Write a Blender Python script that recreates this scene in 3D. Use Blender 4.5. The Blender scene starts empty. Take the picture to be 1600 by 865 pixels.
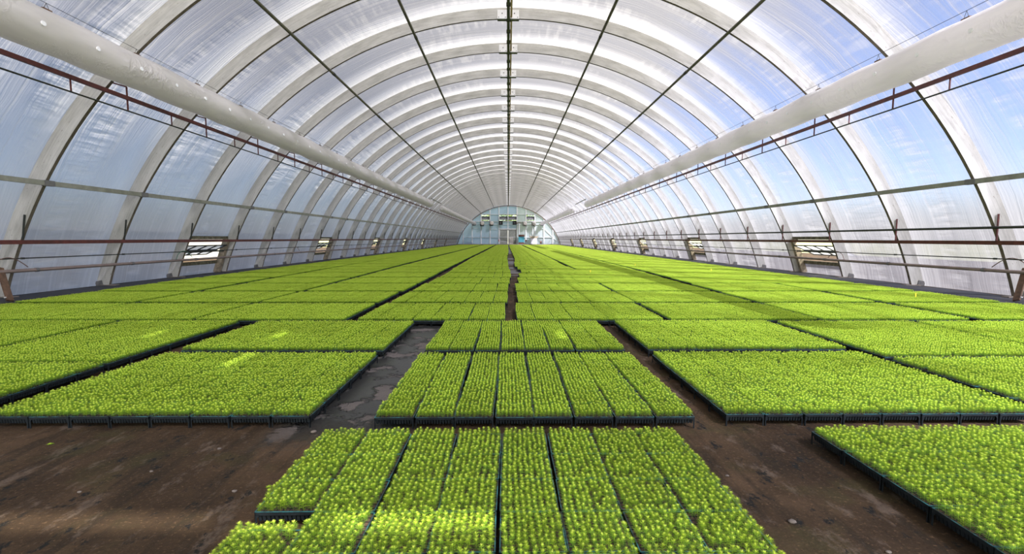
import bpy, math, random
import numpy as np
from mathutils import Vector, Matrix

C = bpy.context.scene.collection
SC = bpy.context.scene
PI = math.pi
R = math.radians
rnd = random.Random(7)

# ------------------------------------------------------------------ camera
cam_d = bpy.data.cameras.new('camera')
cam_d.sensor_width = 36.0
cam_d.lens = 715.33 / 1600 * 36
cam_d.clip_start = 0.05
cam_d.clip_end = 2000
cam = bpy.data.objects.new('camera', cam_d)
C.objects.link(cam)
PITCH, YAW, ROLL = 0.08363, 0.00839, 0.00076
fw = Vector((math.sin(YAW) * math.cos(PITCH), math.cos(YAW) * math.cos(PITCH), -math.sin(PITCH)))
rt = Vector((math.cos(YAW), -math.sin(YAW), 0))
up = rt.cross(fw)
rt2 = rt * math.cos(ROLL) + up * math.sin(ROLL)
up2 = -rt * math.sin(ROLL) + up * math.cos(ROLL)
cam.matrix_world = Matrix(((rt2.x, up2.x, -fw.x, 0), (rt2.y, up2.y, -fw.y, 0), (rt2.z, up2.z, -fw.z, 1.891), (0, 0, 0, 1)))
SC.camera = cam

# ------------------------------------------------------------------ light
SUN = Vector((0.45, -0.55, 0.70)).normalized()          # towards the sun: right and behind the camera
W = bpy.data.worlds.new('sky')
SC.world = W
W.use_nodes = True
nt = W.node_tree
bg = nt.nodes['Background']
sky = nt.nodes.new('ShaderNodeTexSky')
sky.sky_type = 'NISHITA'
sky.sun_disc = False
sky.sun_elevation = math.asin(SUN.z)
sky.sun_rotation = math.atan2(SUN.x, SUN.y)
sky.air_density = 1.0
sky.dust_density = 0.6
sky.ozone_density = 1.5
nt.links.new(sky.outputs[0], bg.inputs[0])
bg.inputs[1].default_value = 0.15

def sun(name, energy, angle):
    d = bpy.data.lights.new(name, 'SUN')
    d.energy = energy
    d.angle = R(angle)
    d.color = (1.0, 0.95, 0.86)
    o = bpy.data.objects.new(name, d)
    o.rotation_euler = (-SUN).to_track_quat('-Z', 'Y').to_euler()
    o.location = SUN * 60
    C.objects.link(o)
sun('sun', 9.5, 0.6)
sun('sun_aureole', 7.0, 14.0)

SC.view_settings.view_transform = 'Standard'
SC.view_settings.look = 'None'
SC.view_settings.gamma = 1.0
SC.view_settings.use_curve_mapping = False
SC.view_settings.exposure = 1.12

# ------------------------------------------------------------------ helpers
def tag(o, label=None, cat=None, group=None, kind=None):
    if label: o['label'] = label
    if cat: o['category'] = cat
    if group: o['group'] = group
    if kind: o['kind'] = kind
    return o

def link(o, parent=None):
    C.objects.link(o)
    if parent is not None: o.parent = parent
    return o

def empty(name, loc=(0, 0, 0)):
    o = bpy.data.objects.new(name, None)
    o.empty_display_size = 0.2
    o.location = loc
    return link(o)

class MB:
    """collects shapes, builds ONE mesh object"""
    def __init__(s):
        s.v = []; s.f = []; s.m = []; s.uv = []; s.hasuv = False
        s.sm = []
    def add(s, vs, fs, mi=0, uvs=None, smooth=False):
        b = len(s.v)
        s.v += [tuple(v) for v in vs]
        for i, f in enumerate(fs):
            s.f.append([b + j for j in f]); s.m.append(mi); s.sm.append(smooth)
            if uvs is not None:
                s.hasuv = True
                s.uv += [uvs[j] for j in f]
            else:
                s.uv += [(0, 0)] * len(f)
    def box(s, x0, x1, y0, y1, z0, z1, mi=0):
        vs = [(x0, y0, z0), (x1, y0, z0), (x1, y1, z0), (x0, y1, z0), (x0, y0, z1), (x1, y0, z1), (x1, y1, z1), (x0, y1, z1)]
        s.add(vs, [(0, 3, 2, 1), (4, 5, 6, 7), (0, 1, 5, 4), (1, 2, 6, 5), (2, 3, 7, 6), (3, 0, 4, 7)], mi)
    def bar(s, a, b, w, h, upv=(0, 0, 1), mi=0):
        a = Vector(a); b = Vector(b); d = (b - a).normalized(); u = Vector(upv)
        sx = d.cross(u)
        if sx.length < 1e-4: sx = d.cross(Vector((1, 0, 0)))
        sx.normalize(); u = sx.cross(d).normalized()
        vs = []
        for p in (a, b):
            for (i, j) in ((-1, -1), (1, -1), (1, 1), (-1, 1)):
                vs.append(p + sx * (i * w / 2) + u * (j * h / 2))
        s.add(vs, [(0, 1, 2, 3), (7, 6, 5, 4), (0, 4, 5, 1), (1, 5, 6, 2), (2, 6, 7, 3), (3, 7, 4, 0)], mi)
    def tube(s, pts, r, n=12, mi=0, caps=True, smooth=True):
        pts = [Vector(p) for p in pts]
        rs = r if isinstance(r, (list, tuple)) else [r] * len(pts)
        vs = []; fs = []
        prev = None
        for i, p in enumerate(pts):
            d = (pts[min(i + 1, len(pts) - 1)] - pts[max(i - 1, 0)]).normalized()
            if prev is None:
                sx = d.cross(Vector((0, 0, 1)))
                if sx.length < 1e-3: sx = d.cross(Vector((1, 0, 0)))
            else:
                sx = prev - d * prev.dot(d)
            sx.normalize(); prev = sx
            u = sx.cross(d)
            for k in range(n):
                a = 2 * PI * k / n
                vs.append(p + sx * (math.cos(a) * rs[i]) + u * (math.sin(a) * rs[i]))
        for i in range(len(pts) - 1):
            for k in range(n):
                fs.append((i * n + k, i * n + (k + 1) % n, (i + 1) * n + (k + 1) % n, (i + 1) * n + k))
        s.add(vs, fs, mi, smooth=smooth)
        if caps:
            s.add(vs[:n], [tuple(range(n))], mi)
            s.add(vs[-n:], [tuple(reversed(range(n)))], mi)
    def build(s, name, mats, parent=None):
        me = bpy.data.meshes.new(name)
        me.from_pydata(s.v, [], s.f)
        if not isinstance(mats, (list, tuple)): mats = [mats]
        for m in mats: me.materials.append(m)
        me.polygons.foreach_set('material_index', s.m)
        me.polygons.foreach_set('use_smooth', s.sm)
        if s.hasuv:
            l = me.uv_layers.new(name='UVMap')
            l.data.foreach_set('uv', [c for uv in s.uv for c in uv])
        me.update()
        return link(bpy.data.objects.new(name, me), parent)

def bevel(o, w, seg=2):
    m = o.modifiers.new('bevel', 'BEVEL'); m.width = w; m.segments = seg; m.limit_method = 'ANGLE'
    return o

# ------------------------------------------------------------------ materials
class NT:
    def __init__(s, name):
        s.m = bpy.data.materials.new(name); s.m.use_nodes = True
        s.t = s.m.node_tree; s.b = s.t.nodes['Principled BSDF']; s.out = s.t.nodes['Material Output']
    def n(s, typ, **kw):
        nd = s.t.nodes.new(typ)
        for k, v in kw.items():
            if k.startswith('_'): setattr(nd, k[1:], v)
        return nd
    def l(s, a, b): s.t.links.new(a, b)
    def val(s, sock, v):
        if hasattr(v, 'is_linked') or isinstance(v, bpy.types.NodeSocket): s.l(v, sock)
        else: sock.default_value = v
    def math(s, op, a, b=None, c=None, clamp=False):
        nd = s.n('ShaderNodeMath', _operation=op); nd.use_clamp = clamp
        s.val(nd.inputs[0], a)
        if b is not None: s.val(nd.inputs[1], b)
        if c is not None: s.val(nd.inputs[2], c)
        return nd.outputs[0]
    def noise(s, vec, scale=5, detail=4, rough=.55, dist=0, dim='3D'):
        nd = s.n('ShaderNodeTexNoise'); nd.noise_dimensions = dim
        if vec is not None: s.l(vec, nd.inputs['Vector'])
        nd.inputs['Scale'].default_value = scale; nd.inputs['Detail'].default_value = detail
        nd.inputs['Roughness'].default_value = rough; nd.inputs['Distortion'].default_value = dist
        return nd.outputs[0]
    def ramp(s, fac, stops):
        nd = s.n('ShaderNodeValToRGB'); e = nd.color_ramp.elements
        while len(e) < len(stops): e.new(0.5)
        for i, (p, c) in enumerate(stops):
            e[i].position = p; e[i].color = c if len(c) == 4 else (*c, 1)
        s.l(fac, nd.inputs[0]); return nd.outputs[0]
    def sstep(s, v, a, b):
        nd = s.n('ShaderNodeMapRange'); nd.interpolation_type = 'SMOOTHSTEP'
        s.l(v, nd.inputs[0]); nd.inputs[1].default_value = a; nd.inputs[2].default_value = b
        return nd.outputs[0]
    def mix(s, f, a, b):
        nd = s.n('ShaderNodeMix'); nd.data_type = 'RGBA'
        s.val(nd.inputs[0], f)
        for i, v in ((6, a), (7, b)):
            if isinstance(v, bpy.types.NodeSocket): s.l(v, nd.inputs[i])
            else: nd.inputs[i].default_value = (*v, 1) if len(v) == 3 else v
        return nd.outputs[2]
    def comb(s, x, y, z=0.0):
        nd = s.n('ShaderNodeCombineXYZ')
        for i, v in enumerate((x, y, z)): s.val(nd.inputs[i], v)
        return nd.outputs[0]
    def obj(s):
        return s.n('ShaderNodeTexCoord').outputs['Object']
    def sep(s, v):
        nd = s.n('ShaderNodeSeparateXYZ'); s.l(v, nd.inputs[0]); return nd.outputs
    def bump(s, h, strength=.3, dist=.02):
        nd = s.n('ShaderNodeBump'); nd.inputs['Strength'].default_value = strength; nd.inputs['Distance'].default_value = dist
        s.l(h, nd.inputs['Height']); s.l(nd.outputs[0], s.b.inputs['Normal']); return nd.outputs[0]

def simple(name, col, rough=.6, metal=0.0, var=.15, scale=8, bump=.1):
    t = NT(name)
    o = t.obj()
    n = t.noise(o, scale, 5)
    d = tuple(c * (1 - var) for c in col); b = tuple(min(1, c * (1 + var)) for c in col)
    t.l(t.ramp(n, [(.3, d), (.7, b)]), t.b.inputs['Base Color'])
    t.b.inputs['Roughness'].default_value = rough; t.b.inputs['Metallic'].default_value = metal
    if bump: t.bump(t.noise(o, scale * 6, 3), bump, .01)
    return t.m

M = {}
M['red'] = simple('red_oxide_steel', (.085, .018, .014), .55, .1, .35, 5)
M['darkpipe'] = simple('dark_pipe', (.035, .037, .03), .5, .3)
M['olive'] = simple('olive_tube', (.10, .095, .06), .55, .2, .25, 3)
M['galv'] = simple('galvanised_channel', (.26, .26, .21), .5, .4, .2, 4)
M['mauve'] = simple('mauve_pipe', (.20, .15, .13), .5, 0, .15, 3)
M['ridge'] = simple('green_ridge_tube', (.09, .10, .07), .5, .3, .25, 3)
M['lathw'] = simple('tan_lath', (.70, .52, .30), .8)
M['plate'] = simple('steel_plate', (.78, .77, .74), .5, 0, .08, 6)
M['dark'] = simple('dark_metal', (.03, .032, .028), .6, .2)
M['bracket'] = simple('grey_bracket', (.16, .155, .15), .6, .3, .2)
M['wood'] = simple('weathered_wood', (.27, .22, .15), .85, 0, .4, 6, .3)
M['mossy'] = simple('mossy_wood', (.13, .115, .07), .9, 0, .6, 7, .4)
M['brown'] = simple('brown_plank', (.10, .055, .03), .8, 0, .4, 8, .3)
M['white'] = simple('white_paint', (.70, .70, .67), .5, 0, .08)
M['cream'] = simple('cream_drum', (.50, .46, .38), .5, .1, .12)
M['teal'] = simple('teal_paint', (.06, .27, .31), .5, 0, .12)
M['rust'] = simple('rust_brown', (.14, .055, .03), .8, .1, .35)
M['tan'] = simple('tan_hood', (.50, .42, .28), .7)
M['doorp'] = simple('door_panel', (.27, .28, .23), .6, 0, .15, 2)
M['fabric'] = simple('black_ground_cover', (.018, .018, .02), .7, 0, .4, 3, .4)
M['redp'] = simple('red_paint', (.45, .02, .02), .4)
M['yellow'] = simple('yellow_plastic', (.8, .62, .03), .5)
M['cream_wall'] = simple('cream_render', (.34, .32, .27), .8)
M['hose'] = simple('brown_hose', (.16, .10, .08), .6)
M['hoseg'] = simple('green_hose', (.02, .12, .07), .5)
M['stone'] = simple('pale_stone', (.11, .09, .075), .8, 0, .3, 20, .5)
M['bark'] = simple('bark', (.10, .07, .05), .9)
M['concrete'] = simple('concrete', (.20, .17, .14), .85, 0, .25, 3, .3)

def mat_arch():
    t = NT('whitewashed_timber')
    uv = t.n('ShaderNodeUVMap').outputs[0]
    u, v, _ = t.sep(uv)
    grain = t.noise(t.comb(t.math('MULTIPLY', u, 1.2), t.math('MULTIPLY', v, 26)), 1, 6, .65)
    blot = t.noise(t.comb(t.math('MULTIPLY', u, 1.1), t.math('MULTIPLY', v, 3)), 1.2, 5)
    spots = t.noise(t.comb(t.math('MULTIPLY', u, 6), t.math('MULTIPLY', v, 22)), 1, 2, .5)
    c = t.ramp(grain, [(.25, (.25, .24, .215)), (.6, (.52, .505, .46))])
    c2 = t.ramp(blot, [(.3, (.33, .315, .28)), (.7, (.60, .585, .54))])
    c = t.mix(.5, c, c2)
    sp = t.ramp(spots, [(.26, (1, 1, 1)), (.33, (0, 0, 0))])
    c = t.mix(t.math('MULTIPLY', sp, .6), c, (.13, .09, .06))
    t.l(c, t.b.inputs['Base Color']); t.b.inputs['Roughness'].default_value = .75
    t.bump(grain, .35, .01)
    return t.m
M['arch'] = mat_arch()
M['archside'] = simple('bare_timber_edge', (.14, .115, .085), .85, 0, .3, 5, .2)

XC, ZC, RI = 0.204, -4.82, 16.84          # arch circle
RO = RI + .50
Y0, SP = 22.145, 3.7956                   # arch rhythm

def mat_film():
    t = NT('greenhouse_film')
    o = t.obj(); x, y, z = t.sep(o)
    th = t.math('ARCTAN2', t.math('SUBTRACT', x, XC), t.math('SUBTRACT', z, ZC))
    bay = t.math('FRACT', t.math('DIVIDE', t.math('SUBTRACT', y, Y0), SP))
    bayd = t.math('MULTIPLY', t.math('ABSOLUTE', t.math('SUBTRACT', bay, .5)), 2)       # 1 at arches, 0 mid-bay
    # thin streaks running with the arc
    wob = t.noise(t.comb(t.math('MULTIPLY', y, .5), t.math('MULTIPLY', th, 5)), 1, 3)
    s1 = t.noise(t.comb(t.math('ADD', t.math('MULTIPLY', y, 11), t.math('MULTIPLY', wob, 5.0)), t.math('MULTIPLY', th, 2.0)), 1, 5, .62)
    line = t.sstep(s1, .48, .70)
    s2 = t.noise(t.comb(t.math('MULTIPLY', y, 1.0), t.math('MULTIPLY', th, 2.2)), 1.1, 3)
    # fine puckers across the bay, strongest beside the arches
    p1 = t.noise(t.comb(t.math('MULTIPLY', y, .55), t.math('MULTIPLY', th, 55)), 1, 2, .5)
    patch = t.noise(t.comb(t.math('MULTIPLY', y, .8), t.math('MULTIPLY', th, 3.0), 3.3), 1, 2)
    puck = t.math('MULTIPLY', t.sstep(p1, .45, .65), t.sstep(patch, .45, .62))
    # the sheet on the right is newer and clearer
    edge = t.math('ADD', th, t.math('MULTIPLY', t.math('SUBTRACT', s2, .5), .35))
    right = t.sstep(edge, .36, .80)
    low = t.math('SUBTRACT', 1, t.math('MULTIPLY', t.sstep(t.math('ABSOLUTE', th), 1.04, 1.13), .6))
    clear = t.math('ADD', .125, t.math('MULTIPLY', right, .55))
    clear = t.math('MULTIPLY', clear, t.math('SUBTRACT', 1, t.math('MULTIPLY', line, .55)))
    clear = t.math('MULTIPLY', clear, t.math('SUBTRACT', 1, t.math('MULTIPLY', puck, .35)))
    clear = t.math('MULTIPLY', clear, t.math('SUBTRACT', 1, t.math('MULTIPLY', t.sstep(bayd, .55, 1.0), .55)))
    clear = t.math('MULTIPLY', clear, t.math('ADD', .72, t.math('MULTIPLY', s2, .5)))
    clear = t.math('MULTIPLY', clear, low)
    lw = t.n('ShaderNodeLayerWeight'); lw.inputs[0].default_value = .5
    clear = t.math('MULTIPLY', clear, t.math('SUBTRACT', 1, t.math('MULTIPLY', t.math('POWER', lw.outputs['Facing'], 3.0), .9)), clamp=True)
    # slits added to the sheet, shaped to drop sun patches on the beds
    sx = t.math('SUBTRACT', x, t.math('MULTIPLY', z, SUN.x / SUN.z))
    sy = t.math('SUBTRACT', y, t.math('MULTIPLY', z, SUN.y / SUN.z))
    hole = None
    K = .185
    for (cx, cy, hx, hy) in ((-3.84, 6.5, .035, .42), (-6.38, 8.2, .035, .25), (-4.07, 8.1, .035, .25), (.95, 8.1, .045, .33), (-.55, 2.67, .52, .06), (-1.45, 2.67, .2, .06), (-3.0, 2.80, 1.1, .06)):
        cx -= K * SUN.x / SUN.z; cy -= K * SUN.y / SUN.z
        a = t.math('LESS_THAN', t.math('ABSOLUTE', t.math('SUBTRACT', sx, cx)), hx)
        b = t.math('LESS_THAN', t.math('ABSOLUTE', t.math('SUBTRACT', sy, cy)), hy)
        h = t.math('MULTIPLY', a, b)
        hole = h if hole is None else t.math('MAXIMUM', hole, h)
    white = t.n('ShaderNodeMixShader')
    tr = t.n('ShaderNodeBsdfTranslucent'); df = t.n('ShaderNodeBsdfDiffuse')
    sidew = t.sstep(t.math('ABSOLUTE', th), .55, .95)          # the roof is stretched flatter than the sides
    amp = t.math('ADD', .16, t.math('MULTIPLY', sidew, .46))
    col = t.mix(t.math('MULTIPLY', t.math('ADD', line, t.math('MULTIPLY', puck, 1.2)), amp), (.150, .144, .144), (.37, .36, .36))
    lft = t.sstep(th, -.55, -1.0)
    col = t.mix(t.math('MULTIPLY', lft, .5), col, (.72, .69, .69))
    col = t.mix(t.math('MULTIPLY', t.sstep(bay, .66, 1.0), .35), col, (.72, .70, .70))  # sheet doubled before each arch, with its bright glow painted into the colour
    col = t.mix(t.math('MULTIPLY', right, .72), col, (.12, .122, .155))
    t.l(col, tr.inputs[0]); t.l(col, df.inputs[0])
    hgt = t.math('ADD', t.math('MULTIPLY', s1, .5), t.math('MULTIPLY', t.math('MULTIPLY', t.math('MULTIPLY', p1, t.sstep(patch, .40, .62)), 1.2), t.math('ADD', .3, sidew)))
    bp = t.n('ShaderNodeBump'); bp.inputs['Strength'].default_value = .8; bp.inputs['Distance'].default_value = .09
    t.l(hgt, bp.inputs['Height'])
    for q in (tr, df): t.l(bp.outputs[0], q.inputs['Normal'])
    white.inputs[0].default_value = .52
    t.l(tr.outputs[0], white.inputs[1]); t.l(df.outputs[0], white.inputs[2])
    tp = t.n('ShaderNodeBsdfTransparent'); tp.inputs[0].default_value = (.60, .62, .80, 1)
    mx = t.n('ShaderNodeMixShader')
    t.l(clear, mx.inputs[0]); t.l(white.outputs[0], mx.inputs[1]); t.l(tp.outputs[0], mx.inputs[2])
    hl = t.n('ShaderNodeMixShader'); op = t.n('ShaderNodeBsdfTransparent')
    t.l(hole, hl.inputs[0]); t.l(mx.outputs[0], hl.inputs[1]); t.l(op.outputs[0], hl.inputs[2])
    t.l(hl.outputs[0], t.out.inputs[0])
    return t.m
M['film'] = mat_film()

def mat_pane(name, col, clear=.12, trans=.7):
    t = NT(name)
    o = t.obj(); x, y, z = t.sep(o)
    cor = t.noise(t.comb(t.math('MULTIPLY', x, 9), t.math('MULTIPLY', z, .25)), 1, 3)
    pt = t.noise(o, .5, 4)
    c = t.mix(t.math('MULTIPLY', t.math('ADD', cor, pt), .5), tuple(v * .8 for v in col), col)
    tr = t.n('ShaderNodeBsdfTranslucent'); df = t.n('ShaderNodeBsdfDiffuse'); tp = t.n('ShaderNodeBsdfTransparent')
    t.l(c, tr.inputs[0]); t.l(c, df.inputs[0]); t.l(c, tp.inputs[0])
    a = t.n('ShaderNodeMixShader'); a.inputs[0].default_value = 1 - trans
    t.l(tr.outputs[0], a.inputs[1]); t.l(df.outputs[0], a.inputs[2])
    b = t.n('ShaderNodeMixShader'); b.inputs[0].default_value = clear
    t.l(a.outputs[0], b.inputs[1]); t.l(tp.outputs[0], b.inputs[2])
    t.l(b.outputs[0], t.out.inputs[0])
    return t.m
M['polyblue'] = mat_pane('blue_corrugated_sheet', (.40, .50, .58), .04, .45)
M['polygrey'] = mat_pane('grey_corrugated_sheet', (.54, .59, .57), .04, .5)
M['pane'] = mat_pane('vent_sheet', (.55, .56, .57), .3, .7)

def mat_duct():
    t = NT('white_poly_duct')
    o = t.obj(); x, y, z = t.sep(o)
    sl = t.noise(t.comb(t.math('MULTIPLY', x, 2.2), t.math('MULTIPLY', y, 3.2), t.math('MULTIPLY', z, 2.2)), 1.3, 5, .55, 2.0)
    f = t.noise(t.comb(t.math('MULTIPLY', x, 6), t.math('MULTIPLY', y, 1.3), t.math('MULTIPLY', z, 6)), 1, 4)
    c = t.ramp(f, [(.3, (.73, .70, .655)), (.7, (.85, .815, .77))])
    t.l(c, t.b.inputs['Base Color']); t.b.inputs['Roughness'].default_value = .38
    t.b.inputs['Subsurface Weight'].default_value = 0
    pm = t.noise(t.comb(t.math('MULTIPLY', x, 1.5), t.math('MULTIPLY', y, .45), z), 1.4, 2)
    t.bump(t.math('MULTIPLY', t.ramp(sl, [(.44, (0, 0, 0)), (.66, (1, 1, 1))]), t.sstep(pm, .46, .66)), .5, .05)
    tr = t.n('ShaderNodeBsdfTranslucent'); tr.inputs[0].default_value = (.85, .82, .80, 1)
    mx = t.n('ShaderNodeMixShader'); mx.inputs[0].default_value = .42
    t.l(t.b.outputs[0], mx.inputs[1]); t.l(tr.outputs[0], mx.inputs[2]); t.l(mx.outputs[0], t.out.inputs[0])
    return t.m
M['duct'] = mat_duct()
M['dot'] = simple('punched_hole_edge', (.9, .9, .9), .5, 0, .02)

def mat_soil():
    t = NT('damp_soil')
    o = t.obj(); x, y, z = t.sep(o)
    big = t.noise(o, .9, 5, .6)
    fine = t.noise(o, 11, 9, .75)
    grit = t.noise(o, 38, 5, .7)
    ruts = t.noise(t.comb(t.math('MULTIPLY', x, 7), t.math('MULTIPLY', y, .7)), 1, 4, .6)
    c = t.ramp(big, [(.33, (.020, .011, .005)), (.5, (.042, .025, .012)), (.66, (.075, .045, .024))])
    c = t.mix(t.math('MULTIPLY', t.ramp(ruts, [(.38, (1, 1, 1)), (.5, (0, 0, 0))]), .65), c, (.016, .011, .006))
    moss = t.noise(o, 1.7, 4)
    c = t.mix(t.math('MULTIPLY', t.sstep(moss, .52, .68), .5), c, (.040, .036, .012))
    pale = t.noise(t.comb(t.math('MULTIPLY', x, 3.4), t.math('MULTIPLY', y, 1.6)), 1.3, 7, .72)
    c = t.mix(t.math('MULTIPLY', t.sstep(pale, .54, .66), .65), c, (.115, .085, .064))
    holes = t.noise(t.comb(t.math('MULTIPLY', x, 5), t.math('MULTIPLY', y, 3)), 1.3, 6, .7)
    c = t.mix(t.sstep(holes, .43, .37), c, (.008, .008, .007))
    c = t.mix(t.math('MULTIPLY', t.sstep(grit, .54, .68), .45), c, (.17, .10, .05))
    # wet paved gangway left of the centre bed
    d = t.math('ABSOLUTE', t.math('SUBTRACT', x, -1.65))
    gang = t.math('MULTIPLY', t.sstep(t.math('ADD', d, t.math('MULTIPLY', fine, .2)), .95, .65), t.math('MULTIPLY', t.sstep(t.math('ADD', y, fine), 4.3, 5.2), t.sstep(y, 12, 10.5)))
    vor = t.n('ShaderNodeTexVoronoi'); vor.inputs['Scale'].default_value = 2.6; t.l(o, vor.inputs['Vector'])
    slab = t.noise(o, 2.4, 4, .6)
    wc = t.mix(t.sstep(slab, .54, .60), (.030, .030, .028), (.115, .10, .092))
    c = t.mix(gang, c, wc)
    cg = t.math('MULTIPLY', t.math('LESS_THAN', t.math('ABSOLUTE', t.math('SUBTRACT', x, .25)), .7), t.math('GREATER_THAN', y, 19))
    cg = t.math('MULTIPLY', cg, t.sstep(t.noise(t.comb(.5, t.math('MULTIPLY', y, .22)), 1, 2), .50, .54))
    c = t.mix(cg, c, (.13, .125, .12))
    t.l(c, t.b.inputs['Base Color'])
    wet = t.math('MULTIPLY', gang, t.sstep(slab, .60, .50))
    t.b.inputs['Specular IOR Level'].default_value = .18
    rg = t.math('SUBTRACT', .9, t.math('MULTIPLY', wet, .62))
    t.l(rg, t.b.inputs['Roughness'])
    h = t.math('ADD', t.math('ADD', t.math('MULTIPLY', fine, .5), t.math('MULTIPLY', ruts, .5)), t.math('MULTIPLY', grit, .15))
    h = t.math('MULTIPLY', h, t.math('SUBTRACT', 1, t.math('MULTIPLY', wet, .9)))
    t.bump(h, 1.0, .06)
    return t.m
M['soil'] = mat_soil()

def mat_seedling():
    t = NT('pine_needles')
    at = t.n('ShaderNodeAttribute'); at.attribute_name = 'age'
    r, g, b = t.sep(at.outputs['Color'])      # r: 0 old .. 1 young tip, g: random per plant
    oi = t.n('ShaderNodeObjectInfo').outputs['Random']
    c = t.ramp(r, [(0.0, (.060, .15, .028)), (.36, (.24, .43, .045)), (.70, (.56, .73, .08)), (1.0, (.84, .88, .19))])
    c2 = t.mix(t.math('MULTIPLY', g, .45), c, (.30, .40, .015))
    hs = t.n('ShaderNodeHueSaturation')
    t.l(t.math('ADD', .93, t.math('MULTIPLY', oi, .14)), hs.inputs['Value']); t.l(c2, hs.inputs['Color'])
    tr = t.n('ShaderNodeBsdfTranslucent'); df = t.n('ShaderNodeBsdfDiffuse')
    t.l(hs.outputs[0], tr.inputs[0]); t.l(hs.outputs[0], df.inputs[0])
    mx = t.n('ShaderNodeMixShader'); mx.inputs[0].default_value = .35
    t.l(df.outputs[0], mx.inputs[1]); t.l(tr.outputs[0], mx.inputs[2]); t.l(mx.outputs[0], t.out.inputs[0])
    return t.m
M['needle'] = mat_seedling()
M['traybody'] = simple('black_tray_plastic', (.010, .013, .015), .6, 0, .3, 10, .1)
def mat_rim():
    t = NT('teal_tray_edge'); o = t.n('ShaderNodeNewGeometry').outputs['Position']
    t.l(t.ramp(t.noise(o, 11, 4, .7), [(.42, (.012, .018, .02)), (.62, (.02, .13, .15))]), t.b.inputs['Base Color']); t.b.inputs['Roughness'].default_value = .5
    return t.m
M['trayrim'] = mat_rim()
M['traybody'].node_tree.nodes['Principled BSDF'].inputs['Specular IOR Level'].default_value = .12
M['peat'] = simple('peat', (.05, .028, .016), .95, 0, .6, 60, .6)

# ------------------------------------------------------------------ setting: floor, film shell, end walls
YA, YE = -8.2, 144.0
mb = MB()
nx, ny = 2, 2
mb.add([(-40, -12, 0), (40, -12, 0), (40, 150, 0), (-40, 150, 0)], [(0, 1, 2, 3)])
fl = mb.build('floor', M['soil']); tag(fl, kind='structure')

def arcpt(th, r, y): return (XC + r * math.sin(th), y, ZC + r * math.cos(th))
THF = math.acos((0 - ZC) / RO)            # floor
THV0 = math.acos((.62 - ZC) / RO); THV1 = math.acos((1.93 - ZC) / RO)
THP = R(60)
ybays = [Y0 + SP * k for k in range(-8, 33)]
def film(name, ths, holes=None):
    us = []
    for k in range(-8, 33):
        y0 = Y0 + SP * k
        y1 = min(y0 + SP, YE)
        for i in range(8): us.append((k, y0 + (y1 - y0) * i / 8, i / 8))
    us.append((32, YE, 0))
    vs = []; fs = []
    for (k, y, fr) in us:
        for th in ths:
            bl = .11 * math.sin(PI * fr) ** .7 if fr > 0 else 0
            if abs(th) > THP: bl *= max(0, (THF - abs(th)) / (THF - THP))
            vs.append(arcpt(th, RO + bl, y))
    n = len(ths)
    for i in range(len(us) - 1):
        for j in range(n - 1):
            if holes and us[i][0] % 4 == 0 and us[i][0] >= 0 and us[i][0] <= 24 and holes(ths[j], ths[j + 1]): continue
            a = i * n + j
            fs.append((a, a + n, a + n + 1, a + 1))
    m = MB(); m.add(vs, fs, smooth=True)
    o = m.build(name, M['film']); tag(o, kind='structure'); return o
def lin(a, b, n): return [a + (b - a) * i / n for i in range(n + 1)]
side = [THP, R(63.5), THV1, THV0, THF]
hol = lambda a, b: abs(a + b) / 2 > THV1 and abs(a + b) / 2 < THV0
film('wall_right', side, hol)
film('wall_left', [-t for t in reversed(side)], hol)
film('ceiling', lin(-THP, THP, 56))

# gable behind the camera
def gable_fan(name, y, mat, r):
    m = MB(); n = 48
    vs = [(XC, y, 0)] + [arcpt(-THF + 2 * THF * i / n, r, y) for i in range(n + 1)]
    m.add(vs, [(0, i + 1, i + 2) for i in range(n)])
    o = m.build(name, mat); tag(o, kind='structure'); return o
gable_fan('wall_front', YA, mat_pane('gable_film', (.85, .86, .88), .1, .7), RO)

# far gable: columns of sheets between posts, hatches left open
POST = [-16.45] + [2.8 * i - .05 for i in range(-5, 6)] + [16.85]
def ztop(x, r=RO): return ZC + math.sqrt(max(.01, r * r - (x - XC) ** 2))
mbB, mbG = MB(), MB()
HATCH = {3: (7.3, 9.35), 5: (7.3, 9.35), 6: (7.3, 9.35), 8: (7.3, 9.35)}
for i in range(len(POST) - 1):
    x0, x1 = POST[i], POST[i + 1]
    m = mbB if x0 < -1 else mbG
    if i in (6, 7) : m = mbB if i == 6 else mbG
    segs = []
    if i in (5, 6): segs = [(4.87, 7.3), (9.35, None)]
    elif i in HATCH: segs = [(0, 7.3), (9.35, None)]
    else: segs = [(0, None)]
    for a, b in segs:
        n = 4
        for q in range(n):
            xa = x0 + (x1 - x0) * q / n; xb = x0 + (x1 - x0) * (q + 1) / n
            za, zb = (ztop(xa), ztop(xb)) if b is None else (b, b)
            if max(za, zb) <= a: continue
            m.add([(xa, YE, a), (xb, YE, a), (xb, YE, max(a, zb)), (xa, YE, max(a, za))], [(0, 1, 2, 3)])
w = mbB.build('wall_back', M['polyblue']); tag(w, kind='structure')
mbG.build('grey_sheet', M['polygrey'], w)
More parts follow.
